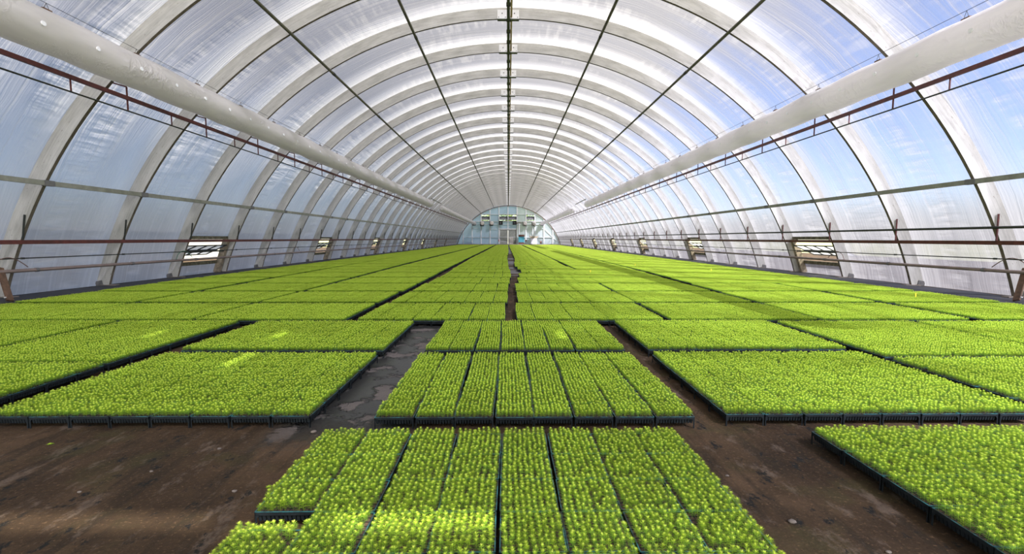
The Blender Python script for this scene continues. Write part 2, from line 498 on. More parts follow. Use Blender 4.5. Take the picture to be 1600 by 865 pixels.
# posts and rails of the far gable
for i, x in enumerate(POST[1:-1]):
    m = MB()
    b = 4.87 if abs(x + .05) < .1 else 0
    m.box(x - .13, x + .13, YE - .28, YE - .02, b, ztop(x) - .05)
    m.build('post', M['white'], w)
for z0, h, x0, x1 in ((9.42, .12, -8.6, 8.5), (7.22, .14, -10.6, 10.6), (6.32, .10, -11.3, 11.2), (4.95, .16, -2.9, 2.8), (2.29, .10, -14, -2.9), (2.29, .10, 2.8, 14), (5.1, .10, -12, -9.5), (4.8, .08, -6, -3.4), (5.0, .08, 5.6, 8), (5.0, .08, 9.6, 11.2)):
    m = MB(); m.box(x0, x1, YE - .34, YE - .10, z0 - h / 2, z0 + h / 2); m.build('rail', M['white'], w)
m = MB(); m.bar((11.0, YE - .2, 5.2), (15.2, YE - .2, 1.2), .12, .12); m.build('brace', M['white'], w)
m = MB()
for i in range(48):
    a, b = (-THF + 2 * THF * (i + q) / 48 for q in (0, 1))
    m.bar(arcpt(a, RI + .05, YE - .3), arcpt(b, RI + .05, YE - .3), .2, .16, (0, 1, 0))
m.build('end_hoop', M['rust'], w)
# open louvres in the hatches
n_ = 1
for (x0, x1) in ((-8.45, -5.85), (-2.85, 2.75), (5.65, 8.45)):
    m = MB()
    for z in (7.36, 9.29): m.box(x0, x1, YE - .2, YE + .05, z - .06, z + .06)
    for x in (x0, x1): m.box(x - .03, x + .06, YE - .2, YE + .05, 7.36, 9.29)
    o = m.build('window_%d' % n_, M['mossy']); tag(o, kind='structure'); n_ += 1
    m = MB()
    m.bar(((x0), YE + .35, 8.25), ((x1), YE + .35, 8.25), .10, 1.15, (0, .45, .9)); m.bar((x0, YE + .3, 8.75), (x1, YE + .3, 8.75), .1, .1)
    m.build('flap', M['bracket'], o)
# double door
d = MB(); d.box(-2.85, -2.70, YE - .3, YE + .05, 0, 4.87); d.box(2.6, 2.75, YE - .3, YE + .05, 0, 4.87); d.box(-2.85, 2.75, YE - .3, YE + .05, 4.72, 4.87)
door = d.build('door_1', M['white']); tag(door, kind='structure')
for s, x0, x1 in ((0, -2.7, -.09), (1, -.01, 2.6)):
    m = MB(); m.box(x0, x1, YE - .12, YE - .04, .05, 4.7); lf = m.build('door_leaf', M['doorp'], door)
    m = MB()
    m.box(x0, x0 + .12, YE - .2, YE - .12, .05, 4.7); m.box(x1 - .12, x1, YE - .2, YE - .12, .05, 4.7)
    m.box(x0, x1, YE - .2, YE - .12, 2.3, 2.42); m.box(x0, x1, YE - .2, YE - .12, 4.58, 4.7)
    if s == 0: m.box(x0, x1, YE - .2, YE - .12, .9, 1.0)
    m.build('leaf_frame', M['white'], lf)
m = MB(); m.box(.35, 1.55, YE - .26, YE - .2, .05, 2.3); wd = m.build('wicket_door', M['cream'], door)
m = MB(); m.box(.42, .72, YE - .28, YE - .26, 1.75, 2.05); m.build('white_notice', M['white'], door)

# exterior ground
def mat_field():
    t = NT('field'); o = t.obj()
    t.l(t.ramp(t.noise(o, .15, 5), [(.3, (.15, .16, .06)), (.7, (.27, .25, .11))]), t.b.inputs['Base Color'])
    t.b.inputs['Roughness'].default_value = .95
    return t.m
m = MB(); m.add([(-600, -300, -.15), (600, -300, -.15), (600, 700, -.15), (-600, 700, -.15)], [(0, 1, 2, 3)])
o = m.build('field', mat_field()); tag(o, kind='structure')

# ------------------------------------------------------------------ side vents (every fourth bay)
for k in range(0, 25, 4):
    for sg in (-1, 1):
        ya, yb = Y0 + SP * k + .06, Y0 + SP * (k + 1) - .06
        def pt(z, r, y):
            th = math.acos((z - ZC) / r); return (XC + sg * r * math.sin(th), y, z)
        m = MB()
        m.bar(pt(1.93, RO, ya), pt(1.93, RO, yb), .16, .16)
        m.bar(pt(.60, RO - .02, ya), pt(.60, RO - .02, yb), .12, .18)
        o = m.build('window_%d' % n_, M['mossy']); tag(o, kind='structure'); n_ += 1
        m = MB(); yy = yb - .22
        m.bar(pt(0, RO - .15, yy), pt(1.85, RO - .15, yy), .2, .30, (1, 0, 0)); m.build('jamb', M['wood'], o)
        # sash tilted open, hinged half way up
        a0 = Vector(pt(1.52, RO - .30, 0)); a1 = Vector((a0.x + sg * 1.15, 0, 1.02))
        m = MB(); mp = MB()
        def P(f, y): q = a0.lerp(a1, f); return (q.x, y, q.z)
        for f in (0, .5, 1): m.bar(P(f, ya + .15), P(f, yb - .3), .05, .06)
        for q in range(5):
            y = ya + .15 + (yb - ya - .45) * q / 4
            m.bar(P(0, y), P(1, y), .05, .05)
        m.build('sash', M['dark'], o)
        q = [P(0, ya + .15), P(1, ya + .15), P(1, yb - .3), P(0, yb - .3)]
        mp.add([(a, b, c + .03) for a, b, c in q], [(0, 1, 2, 3)]); mp.build('pane', M['pane'], o)
        m = MB(); m.bar(pt(1.2, RO - .25, ya), pt(1.2, RO - .25, yb - .3), .04, .05); m.bar(pt(.82, RO - .1, ya), pt(.82, RO - .1, yb), .04, .04)
        m.build('cross_bar', M['dark'], o)

# ------------------------------------------------------------------ arches
ORD = ['nearest', 'second', 'third', 'fourth', 'fifth', 'sixth', 'seventh', 'eighth', 'ninth', 'tenth', 'eleventh', 'twelfth', 'thirteenth', 'fourteenth', 'fifteenth', 'sixteenth', 'seventeenth', 'eighteenth', 'nineteenth', 'twentieth']
def ordn(i):
    if i < 20: return ORD[i]
    t = {2: 'twenty', 3: 'thirty', 4: 'forty'}[(i + 1) // 10]
    u = (i + 1) % 10
    return {2: 'twentieth', 3: 'thirtieth', 4: 'fortieth'}[(i + 1) // 10] if u == 0 else t + '-' + (['first'] + ORD[1:])[u - 1]

def make_arch(y):
    root = empty('timber_arch', (0, y, 0))
    for sg in (-1, 1):
        m = MB(); n = 40
        th0 = math.asin((0.03 - XC) / RI) if sg == 1 else -math.asin((XC + 0.0) / RI)
        th1 = sg * math.acos((0 - ZC) / RI)
        vs = []; uv = []
        for i in range(n + 1):
            th = th0 + (th1 - th0) * i / n
            for (r, yy) in ((RI, -.055), (RO - .015, -.055), (RO - .015, .055), (RI, .055)):
                vs.append(arcpt(th, r, yy)); uv.append((th * RI + sg * 40, (r - RI)))
        fa = []; fb = []
        for i in range(n):
            a = i * 4; b = a + 4
            fa.append((a, b, b + 1, a + 1)); fa.append((a + 2, b + 2, b + 3, a + 3))
            fb.append((a + 3, b + 3, b, a)); fb.append((a + 1, b + 1, b + 2, a + 2))
        m.add(vs, fa, 0, uv); m.add(vs, fb + [(0, 1, 2, 3), (n * 4 + 3, n * 4 + 2, n * 4 + 1, n * 4)], 1, uv)
        m.build('arch_half', [M['arch'], M['archside']], root)
        # steel plate at the ridge with a flange under it
        x0, x1 = (.08, .50) if sg == 1 else (-.50, -.06)
        m = MB(); zt = ZC + RI
        m.box(x0, x1, -.075, -.056, zt - .02, zt + .38, 0)
        pl = m.build('ridge_plate', M['plate'], root)
        m = MB(); m.box(x0, x1, -.10, .08, zt - .06, zt - .02); m.build('flange', M['ridge'], pl)
        for bx, bz in ((.5, .22), (.14, .05), (.86, .05)):
            m = MB(); p = (x0 + (x1 - x0) * bx, -.075, zt + bz)
            m.tube([p, (p[0], -.095, p[2])], .024 if bx == .5 else .018, 8)
            m.build('bolt', M['dark'], pl)
        # foot bracket
        m = MB(); a = sg * math.acos((.13 - ZC) / (RO - .12))
        p = Vector(arcpt(a, RO - .12, 0))
        m.bar((p.x - .13 * sg, -.065, p.z), (p.x + .13 * sg, -.065, p.z - .05), .04, .2)
        m.build('foot_bracket', M['bracket'], root)
        m = MB(); m.box(min(sg * 15.85, sg * 16.45) + XC, max(sg * 15.85, sg * 16.45) + XC, -.12, .12, 0, .05); m.build('base_pad', M['concrete'], root)
    return root

def copy_tree(o, parent=None):
    c = o.copy(); C.objects.link(c)
    if parent is not None: c.parent = parent
    for ch in list(o.children): copy_tree(ch, c)
    return c
arch0 = make_arch(Y0 - 2 * SP)
for i, k in enumerate(range(-2, 32)):
    a = arch0 if k == -2 else copy_tree(arch0)
    a.location = (0, Y0 + SP * k, 0)
    w_ = 'nearest whitewashed timber arch, its feet at the picture edges' if i == 0 else 'whitewashed timber arch over the whole hall, %s of the row of arches from the camera' % ordn(i)
    tag(a, w_, 'arch', 'timber arches in a row down the greenhouse')

# ------------------------------------------------------------------ lengthwise members
def run(name, label, cat, mat, x, z, ya, yb, r=None, wh=None, group=None):
    m = MB()
    if wh: m.box(x - wh[0] / 2, x + wh[0] / 2, ya, yb, z - wh[1] / 2, z + wh[1] / 2)
    else: m.tube([(x, ya, z), (x, yb, z)], r, 12)
    o = m.build(name, mat); tag(o, label, cat, group); return o
YS = 4.0
for th, r, nm, lab, mt in ((14.37, .062, 'roof_purlin', 'olive steel purlin high on the roof, first right of the ridge', 'olive'), (-15.75, .062, 'roof_purlin', 'olive steel purlin high on the roof, first left of the ridge', 'olive'),
                       (29.5, .062, 'roof_purlin', 'olive steel purlin on the right roof slope above the duct', 'olive'), (-30.35, .062, 'roof_purlin', 'olive steel purlin on the left roof slope above the duct', 'olive')):
    p = arcpt(R(th), RI - .07, 0)
    o = run(nm, lab, 'purlin', M[mt], p[0], p[2], 0.5, YE - .3, r=r)
    for k in range(-2, 32, 2):
        m = MB(); y = Y0 + SP * k + .35; m.tube([(p[0], y - .12, p[2]), (p[0], y + .12, p[2])], r + .012, 10)
        m.build('sleeve_joint', M['dark'], o)
for th, lab in ((59.5, 'pale green-grey wall rail crossing the right arches at shoulder height'), (-59.9, 'pale green-grey wall rail crossing the left arches at shoulder height')):
    p = arcpt(R(th), RI - .07, 0)
    o = run('wall_rail', lab, 'rail', M['galv'], p[0], p[2], 2.0, YE - .3, wh=(.09, .15))
    for k in range(-2, 32):
        if (k * 7 + (th > 0)) % 3 == 0: continue
        m = MB(); y = Y0 + SP * k + rnd.uniform(-.1, .25)
        m.box(p[0] - .06, p[0] + .06, y - .16, y + .16, p[2] - .085, p[2] + .085); m.build('splice', M['bracket'], o)
# ridge tube
zt = ZC + RI
o = run('ridge_beam', 'dark green ridge tube running along the crown of the arches', 'beam', M['ridge'], .01, zt - .03, 0.5, YE - .3, wh=(.14, .12))
for k in range(-2, 32):
    m = MB(); y = Y0 + SP * k
    for dy in (0, 1.2, 2.4): m.box(-.085, .105, y + dy - .05, y + dy + .05, zt - .10, zt + .04)
    m.build('clamp', M['dark'], o)
m = MB(); m.box(.10, .19, .5, YE - .3, zt + .05, zt + .12)
o2 = m.build('wooden_lath', M['lathw']); tag(o2, 'tan wooden lath beside the dark ridge tube', 'lath')

# crop rails near the walls
FR = lambda sg: dict(g=sg)
RAILX = {-1: -15.15, 1: 15.5}
for sg, sd in ((-1, 'left'), (1, 'right')):
    X = RAILX[sg]
    o = run('heating_rail', 'dark red square steel rail at eye height along the %s wall' % sd, 'rail', M['red'], X, 1.77, 3.0, YE - .5, wh=(.06, .13))
    for k in range(-2, 32):
        m = MB(); y = Y0 + SP * k - .1
        top = 2.62 if sg < 0 else 2.68
        m.bar((X - .0 * sg, y, 1.80), (X - .13 * sg if sg < 0 else X - .05, y, top), .05, .02, (0, 1, 0)) if sg < 0 else m.bar((X, y, 1.80), (X, y, top), .045, .03, (0, 1, 0))
        m.build('hanger', M['red'] if sg > 0 else M['darkpipe'], o)
    cable = run('irrigation_cable', 'thin dark cable strung between rail and pipe on the %s wall' % sd, 'cable', M['darkpipe'], -15.3 if sg < 0 else 15.62, 1.26, 3.0, YE - .5, r=.019)
    for k in range(-2, 32):
        m = MB(); y = Y0 + SP * k
        m.box(cable.bound_box[0][0] - .015, cable.bound_box[6][0] + .015, y - .035, y + .035, 1.23, 1.29); m.build('clip', M['dark'], cable)
    o = run('heating_pipe', 'mauve-grey round pipe along the foot of the %s arches' % sd, 'pipe', M['mauve'], -15.3 if sg < 0 else 15.7, .875, 3.0, YE - .5, r=.056)
    for k in range(-2, 32, 1):
        m = MB(); y = Y0 + SP * k + .4; X2 = -15.3 if sg < 0 else 15.7
        m.tube([(X2, y - .05, .875), (X2, y + .05, .875)], .068, 12); m.build('collar', M['bracket'], o)
run('upper_pipe', 'dark grey pipe carried on hangers above the right-hand red rail', 'pipe', M['darkpipe'], 15.42, 2.25, 3.0, YE - .5, r=.042)
# ladder rail high on both sides
for sg, sd, X, zr, zt_ in ((-1, 'left', -12.05, 6.31, 5.91), (1, 'right', 12.35, 6.42, 6.04)):
    o = run('rail_truss', 'dark red ladder-like steel rail hung under the %s duct' % sd, 'truss', M['red'], X, zr, 4.0, YE - 8, wh=(.07, .12))
    m = MB(); m.tube([(X, 4.0, zt_), (X, YE - 8, zt_)], .025, 8); m.build('lower_rod', M['darkpipe'], o)
    k = -5
    while True:
        y = Y0 + SP * (k / 2) + .45
        if y > YE - 8: break
        if k % 2 == 0:
            m = MB(); m.bar((X, y, zt_), (X, y, zr + .34), .035, .035, (0, 1, 0))
            th = sg * math.acos((zr + .34 - ZC) / RI); q = arcpt(th, RI, y - .45)
            m.bar((X, y, zr + .34), (q[0] + .05 * sg, y - .45, zr + .34), .035, .035)
            m.build('bracket', M['red'], o)
        else:
            m = MB(); m.bar((X, y, zt_), (X, y, zr), .03, .03, (0, 1, 0)); m.build('rung', M['red'], o)
        k += 1

# ------------------------------------------------------------------ air ducts
def duct(label, x, z, r, ya, yb, taper, holes_side):
    m = MB(); pts = []; rs = []
    L = yb - ya; n = int(L / .25); ph = rnd.random() * 6
    for i in range(n + 1):
        y = ya + L * i / n
        e = min(1, (y - ya) / 1.2 + (.55 if taper[0] else 1)); e2 = min(1, (yb - y) / 1.2 + (.6 if taper[1] else 1))
        sag = -.03 * abs(math.sin(PI * (y - 1.3) / 2.46))
        pts.append((x + .012 * math.sin(y * 1.3 + ph), y, z + sag)); rs.append(r * min(e, e2) * (1 + .012 * math.sin(y * 2.55 + ph) + .006 * rnd.uniform(-1, 1)))
    vs = []; nn = 28; fs = []
    for i, (p, rr) in enumerate(zip(pts, rs)):
        for q in range(nn):
            a = 2 * PI * q / nn
            cr = 1 + (.010 * math.sin(5 * a + p[1] * 1.7) + .008 * math.sin(9 * a - p[1] * 3.1)) * (1 if math.sin(a) < .3 else .3)
            vs.append((p[0] + math.cos(a) * rr * cr, p[1], p[2] + math.sin(a) * rr * cr * .99))
    for i in range(len(pts) - 1):
        for q in range(nn):
            fs.append((i * nn + q, (i + 1) * nn + q, (i + 1) * nn + (q + 1) % nn, i * nn + (q + 1) % nn))
    m.add(vs, fs, smooth=True); m.add(vs[:nn], [tuple(range(nn))]); m.add(vs[-nn:], [tuple(reversed(range(nn)))])
    o = m.build('air_duct', M['duct']); tag(o, label, 'duct', None)
    # punched holes facing the middle
    cnt = 0; y = 8.8
    while y < min(yb, 60) and y > ya - 99:
        if y > ya:
            mm = MB(); a = R(180 + 8) if holes_side < 0 else R(-8)
            c = Vector((x + math.cos(a) * (r + .003), y, z + math.sin(a) * (r + .003)))
            vs = []
            for q in range(12):
                b = 2 * PI * q / 12
                vs.append((c.x + (.016 if holes_side < 0 else -.016) * (math.cos(b) ** 2) - (.008 if holes_side < 0 else -.008), c.y + math.cos(b) * .05, c.z + math.sin(b) * .05))
            mm.tube([(c.x - .012, c.y, c.z), (c.x + .012, c.y, c.z)], .05, 12)
            mm.build('punched_hole', M['dot'], o); cnt += 1
        y += 1.29
    return o
duct('long white plastic air duct along the left side of the roof', -10.2, 6.44, .46, 4.0, 61, (0, 1), 1)
duct('long white plastic air duct along the right side of the roof', 10.3, 6.38, .43, 4.0, 60.5, (0, 1), -1)
duct('short white air duct at the far left, joined to a wall fan', -10.2, 6.5, .45, 71, 141.8, (1, 0), 1)
duct('short white air duct at the far right, joined to a wall fan', 10.3, 6.45, .45, 73, 141.8, (1, 0), -1)
for sg, x, zw, ztop_, sd in ((-1, -10.2, 7.06, 6.90, 'left'), (1, 10.3, 7.0, 6.81, 'right')):
    m = MB(); m.tube([(x, 4.0, zw), (x, 141.5, zw)], .006, 5)
    wv = m.build('duct_wire', M['dark']); tag(wv, 'thin wire carrying the clips of the %s air duct' % sd, 'wire')
    y = 8.2
    while y < 60:
        m = MB(); m.box(x - .03, x + .03, y - .10, y + .10, ztop_ - .02, ztop_ + .035); c = m.build('clip', M['brown'], wv)
        m = MB()
        for dy in (-.06, .06): m.tube([(x, y + dy, ztop_ + .03), (x, y, zw)], .005, 5)
        m.build('hook', M['dark'], c)
        y += 2.46
    m = MB(); m.tube([(x, 61.3, zw + .12), (x, 70.7, zw + .12)], .05, 6)
    o = m.build('stay_bar', M['olive']); tag(o, 'dark bar bridging the gap between the two %s ducts' % sd, 'bar')

# ------------------------------------------------------------------ ground cover, braces, hoses
for sg, sd in ((-1, 'left'), (1, 'right')):
    m = MB(); vs = []; fs = []; ny = 300; nxx = 7
    for i in range(ny + 1):
        y = 2 + (YE - 2) * i / ny
        for j in range(nxx):
            xx = 13.35 + (16.3 - 13.35) * j / (nxx - 1)
            h = .010 + rnd.uniform(0, .025)
            vs.append((sg * xx + (XC if sg > 0 else XC), y, h))
    for i in range(ny):
        for j in range(nxx - 1):
            a = i * nxx + j; fs.append((a, a + 1, a + nxx + 1, a + nxx) if sg > 0 else (a, a + nxx, a + nxx + 1, a + 1))
    m.add(vs, fs, smooth=True); o = m.build('ground_cover_sheet', M['fabric'])
    tag(o, 'black ground-cover sheet between the beds and the %s wall' % sd, 'sheet')
for sg, sd, xf in ((-1, 'left', -14.72), (1, 'right', 15.3)):
    m = MB(); m.bar((xf, 13.55, .05), (xf + sg * .66, 13.95, 1.0), .05, .17, (0, 1, 0))
    o = m.build('wooden_prop', M['brown']); tag(o, 'brown plank propped against the arch at the %s picture edge' % sd, 'plank')
    m = MB(); m.tube([(xf + .02 * sg, 13.46, .16), (xf + .02 * sg, 13.42, .16)], .018, 8); m.build('bolt', M['plate'], o)
for i, (sg, k, mt, lab) in enumerate(((-1, -2, 'hose', 'thin brown hose looping over the pipe at the nearest left arch'), (-1, 0, 'hoseg', 'thin green hose looping to the pipe beside the nearest left vent'), (-1, 3, 'hose', 'thin brown hose hanging by the pipe before the second left vent'),
                                (1, -2, 'hose', 'thin brown hose looping over the pipe at the nearest right arch'), (1, 0, 'hose', 'thin brown hose rising from the pipe beside the nearest right vent'))):
    y = Y0 + SP * k; x = -15.28 if sg < 0 else 15.66; m = MB()
    pts = [(x - sg * .04, y - 1.0 + .12 * q, (.96 + .34 * math.sin(PI * q / 9 * .9 + .25)) if q else .92) for q in range(10)]
    m.tube(pts, .014, 8); o = m.build('hose', M[mt]); tag(o, lab, 'hose')

# ------------------------------------------------------------------ equipment at the far wall
def fan_unit(x, z, kind, label):
    if kind == 'drum':
        m = MB(); m.tube([(x, 142.2, z), (x, 142.35, z), (x, 143.3, z), (x, 143.4, z)], [.42, .62, .62, .5], 20); o = m.build('air_heater', M['cream'])
        m = MB(); m.box(x - .7, x - .55, 142.4, 143.5, z - .75, z + .6) if x < 0 else m.box(x - .75, x - .6, 142.4, 143.5, z - .75, z + .6); m.build('side_plate', M['dark'], o)
        m = MB(); m.box(x - .5, x + .5, 142.6, 143.6, z - .80, z - .6); m.build('bracket', M['dark'], o)
    elif kind == 'fan':
        m = MB()
        for a, b, c, d in ((-.6, .6, -.6, -.48), (-.6, .6, .48, .6), (-.6, -.48, -.6, .6), (.48, .6, -.6, .6)): m.box(x + a, x + b, 143.0, 143.6, z + c, z + d)
        m.box(x - .5, x + .5, 143.5, 143.6, z - .5, z + .5)
        o = m.build('box_fan', M['dark'])
        m = MB()
        for q in range(5):
            a = 2 * PI * q / 5; m.bar((x, 143.3, z), (x + .45 * math.cos(a), 143.3, z + .45 * math.sin(a)), .04, .2, (0, .5, 1))
        m.tube([(x, 143.2, z), (x, 143.4, z)], .12, 12); m.build('blades', M['bracket'], o)
    else:
        m = MB(); m.tube([(x, 141.8, z), (x, 142.6, z)], .52, 20); m.box(x - .5, x + .5, 142.6, 143.6, z - .6, z + .6); o = m.build('duct_fan', M['dark'])
        m = MB(); m.tube([(x, 141.75, z), (x, 141.85, z)], .56, 20); m.build('collar', M['bracket'], o)
    m = MB(); m.box(x - .06, x + .06, 143.3, 143.7, z + (.5 if kind != 'drum' else .55), 7.2); m.build('hanger', M['bracket'], o)
    tag(o, label, 'fan' if kind != 'drum' else 'heater')
fan_unit(-10.6, 6.5, 'duct', 'dark fan at the end of the left air duct')
fan_unit(-8.0, 6.5, 'drum', 'cream drum-shaped air heater, second unit from left on the far wall')
fan_unit(-5.1, 6.6, 'drum', 'cream drum-shaped air heater, third unit from left on the far wall')
fan_unit(-2.3, 6.75, 'fan', 'black square fan above the left edge of the far door')
fan_unit(2.0, 6.75, 'fan', 'black square fan above the right leaf of the far door')
fan_unit(5.2, 6.55, 'drum', 'cream drum-shaped air heater above the teal boiler')
fan_unit(8.0, 6.5, 'drum', 'cream drum-shaped air heater above the white cabinet')
fan_unit(10.6, 6.5, 'duct', 'dark fan at the end of the right air duct')
# boiler
b = empty('boiler', (4.1, 142.4, 0))
def sub(name, mt, fn):
    m = MB(); fn(m); return m.build(name, M[mt], b)
o = sub('firebox', 'rust', lambda m: (m.box(-.85, .85, -.5, .5, .25, .75), m.box(-.85, -.7, -.5, .5, 0, .25), m.box(.7, .85, -.5, .5, 0, .25), m.box(-.1, .1, -.5, .5, 0, .25)))
o = sub('casing', 'teal', lambda m: (m.box(-.9, .9, -.55, .55, .75, 1.55), m.box(-.9, .9, -.53, .55, 1.6, 2.45), m.box(-.86, .86, -.5, .5, 1.55, 1.6)))
o = sub('top_tray', 'rust', lambda m: m.box(-.92, .92, -.55, .55, 2.55, 3.1))
o = sub('casing_line', 'dark', lambda m: (m.box(-.88, .88, -.5, .5, 2.45, 2.55), m.box(.4, .44, -.57, -.55, .8, 1.5)))
o = sub('flue_pipe', 'white', lambda m: m.tube([(-.68, .3, 3.1), (-.68, .3, 6.6)], .16, 12))
o = sub('supply_pipe', 'rust', lambda m: m.tube([(-1.6, .5, 6.7), (-.6, .5, 6.75), (.25, .5, 6.7)], .12, 8))
o = sub('pump', 'rust', lambda m: m.tube([(1.2, -.2, 1.3), (1.7, -.2, 1.3)], .22, 10))
tag(b, 'teal and rust-brown boiler standing right of the far door', 'boiler')
b = empty('storage_cabinet', (7.95, 142.4, 0))
o = sub('body', 'white', lambda m: (m.box(-.95, .95, -.5, .5, .12, 2.0),))
o = sub('door', 'white', lambda m: m.box(-.02, .90, -.54, -.5, .2, 1.95))
o = sub('handle', 'dark', lambda m: m.box(.05, .1, -.58, -.54, 1.0, 1.25))
o = sub('hood', 'tan', lambda m: m.add([(-.95, -.6, 2.0), (.95, -.6, 2.0), (.95, .6, 2.0), (-.95, .6, 2.0), (-1.5, -.8, 2.65), (1.5, -.8, 2.65), (1.5, .8, 2.65), (-1.5, .8, 2.65)], [(0, 3, 2, 1), (4, 5, 6, 7), (0, 1, 5, 4), (1, 2, 6, 5), (2, 3, 7, 6), (3, 0, 4, 7)]))
for sx in (-.6, .6):
    o = sub('foot', 'dark', lambda m: m.box(sx - .12, sx + .12, -.4, .4, 0, .12))
o = sub('standpipe', 'white', lambda m: m.tube([(-.3, .4, 2.65), (-.3, .4, 5.6)], .10, 10))
tag(b, 'white cabinet with a flared tan hood near the far wall', 'cabinet')
b = empty('hose_reel', (10.15, 142.4, 0))
o = sub('drum', 'rust', lambda m: (m.tube([(-.18, 0, .75), (.18, 0, .75)], .42, 18)))
for sx in (-.22, .22):
    o = sub('flange', 'bracket', lambda m: m.tube([(sx - .02, 0, .75), (sx + .02, 0, .75)], .62, 20))
    o = sub('stand', 'dark', lambda m: m.bar((sx * 1.2, 0, 0), (sx * 1.2, 0, .75), .06, .06))
tag(b, 'rusty hose reel standing right of the white cabinet', 'reel')
m = MB(); m.tube([(-2.92, 143.5, 1.0), (-2.92, 143.5, 1.08), (-2.92, 143.5, 1.55), (-2.92, 143.5, 1.66)], [.09, .1, .1, .04], 12); o = m.build('fire_extinguisher', M['redp'])
m = MB(); m.box(-2.97, -2.87, 143.35, 143.5, 1.64, 1.72); m.build('valve', M['dark'], o); tag(o, 'red fire extinguisher on the post left of the far door', 'extinguisher')
m = MB(); m.box(-13.4, -10.5, 142.2, 143.2, 0, .35); m.box(-13.0, -11.2, 142.3, 143.0, .35, .75); o = m.build('stacked_boxes', M['polyblue']); tag(o, 'low dark bluish stack at the left foot of the far wall', 'boxes')
m = MB(); m.box(-15, 15.2, 131.5, 132.0, 0, .34); o = m.build('edging_board', M['concrete']); tag(o, 'brown edging board behind the last row of trays', 'board')
m = MB(); m.box(11.0, 12.6, 140, 141, 0, .14); m.box(11.1, 11.2, 140, 140.1, .14, .45); o = m.build('pallet', M['white']); tag(o, 'low white pallet near the right foot of the far wall', 'pallet')

# trees behind the far wall, seen through the hatches
def mat_leaf(name, a, b_):
    t = NT(name); o = t.obj()
    t.l(t.ramp(t.noise(o, 3, 4), [(.35, a), (.65, b_)]), t.b.inputs['Base Color']); t.b.inputs['Roughness'].default_value = .8
    return t.m
LF = [mat_leaf('foliage_light', (.03, .06, .01), (.13, .18, .04)), mat_leaf('foliage_dark', (.015, .035, .008), (.06, .11, .025))]
tl = ['leafy tree beyond the far wall, seen through the left hatch', 'leafy tree beyond the far wall behind the left middle hatch', 'leafy tree beyond the far wall behind the right middle hatch', 'leafy tree beyond the far wall, seen through the right hatch']
for i, (x, y, h) in enumerate(((-8.2, 158, 13.0), (-2.2, 167, 13.2), (2.7, 157, 12.8), (8.7, 173, 14.0))):
    root = empty('leafy_tree', (x, y, 0)); m = MB(); m.tube([(0, 0, -.1), (.1, 0, 3), (0, .1, 6)], [.3, .24, .15], 8); m.build('trunk', M['bark'], root)
    m = MB(); vs = []; fs = []
    for q in range(4200):
        a = rnd.uniform(0, 2 * PI); u_ = rnd.uniform(-1, 1); rr = 3.6 * (.55 + .45 * rnd.random() ** .4) * (1 + .2 * math.sin(3 * a + i) * math.sin(4 * u_))
        c = Vector((rr * math.cos(a) * math.sqrt(1 - u_ * u_), rr * math.sin(a) * math.sqrt(1 - u_ * u_), h * .62 + rr * u_ * 1.15))
        n1 = Vector((rnd.gauss(0, 1), rnd.gauss(0, 1), rnd.gauss(0, 1))).normalized(); n2 = n1.orthogonal().normalized(); s = rnd.uniform(.14, .26)
        k = len(vs); vs += [c - n2 * s, c + n1 * s * .5, c + n2 * s, c - n1 * s * .5]; fs.append((k, k + 1, k + 2, k + 3))
    m.add(vs, fs); m.build('foliage', LF[i % 2], root)
    tag(root, tl[i], 'tree')
# low building outside the left vents
m = MB(); m.box(-34, -28, 20, 60, -.15, 2.4); m.box(-34.5, -27.6, 19.6, 60.4, 2.4, 2.6)
o = m.build('shed', M['cream_wall']); tag(o, 'low cream shed glimpsed outside through the left vents', 'shed')

# ------------------------------------------------------------------ seedlings and trays
def needle_arrays(rs, hgt, spread, nlow=12):
    """one pine seedling; returns verts, quads, per-vertex age"""
    vs = []; fs = []; age = []
    def needle(base, d, L, w, a0, a1):
        d = d / np.linalg.norm(d)
        s = np.cross(d, rs.normal(size=3)); s /= np.linalg.norm(s)
        k = len(vs); mid = base + d * L * .45 + np.array([0, 0, .0015])
        vs.extend([base, mid + s * w, base + d * L - np.array([0, 0, L * .10]), mid - s * w]); fs.append((k, k + 1, k + 2, k + 3))
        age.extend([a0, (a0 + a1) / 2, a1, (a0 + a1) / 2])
    lean = rs.normal(size=2) * .004
    def at(f): return np.array([lean[0] * f, lean[1] * f, hgt * f])
    # stem: a thin folded strip
    for a in (0, PI / 2):
        k = len(vs); s = np.array([math.cos(a), math.sin(a), 0]) * .0011
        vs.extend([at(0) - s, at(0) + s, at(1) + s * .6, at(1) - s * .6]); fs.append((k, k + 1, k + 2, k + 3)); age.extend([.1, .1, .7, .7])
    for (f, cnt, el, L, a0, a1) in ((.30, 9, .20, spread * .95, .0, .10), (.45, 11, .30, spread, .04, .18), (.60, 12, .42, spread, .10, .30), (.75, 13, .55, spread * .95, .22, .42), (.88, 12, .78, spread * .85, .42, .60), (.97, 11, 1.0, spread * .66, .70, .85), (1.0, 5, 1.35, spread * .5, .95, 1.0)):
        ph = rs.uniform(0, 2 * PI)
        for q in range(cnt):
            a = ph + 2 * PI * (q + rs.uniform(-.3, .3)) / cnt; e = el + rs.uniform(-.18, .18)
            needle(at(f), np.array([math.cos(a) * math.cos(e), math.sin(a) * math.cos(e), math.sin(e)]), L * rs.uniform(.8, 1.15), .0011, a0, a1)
    return np.array(vs), fs, age

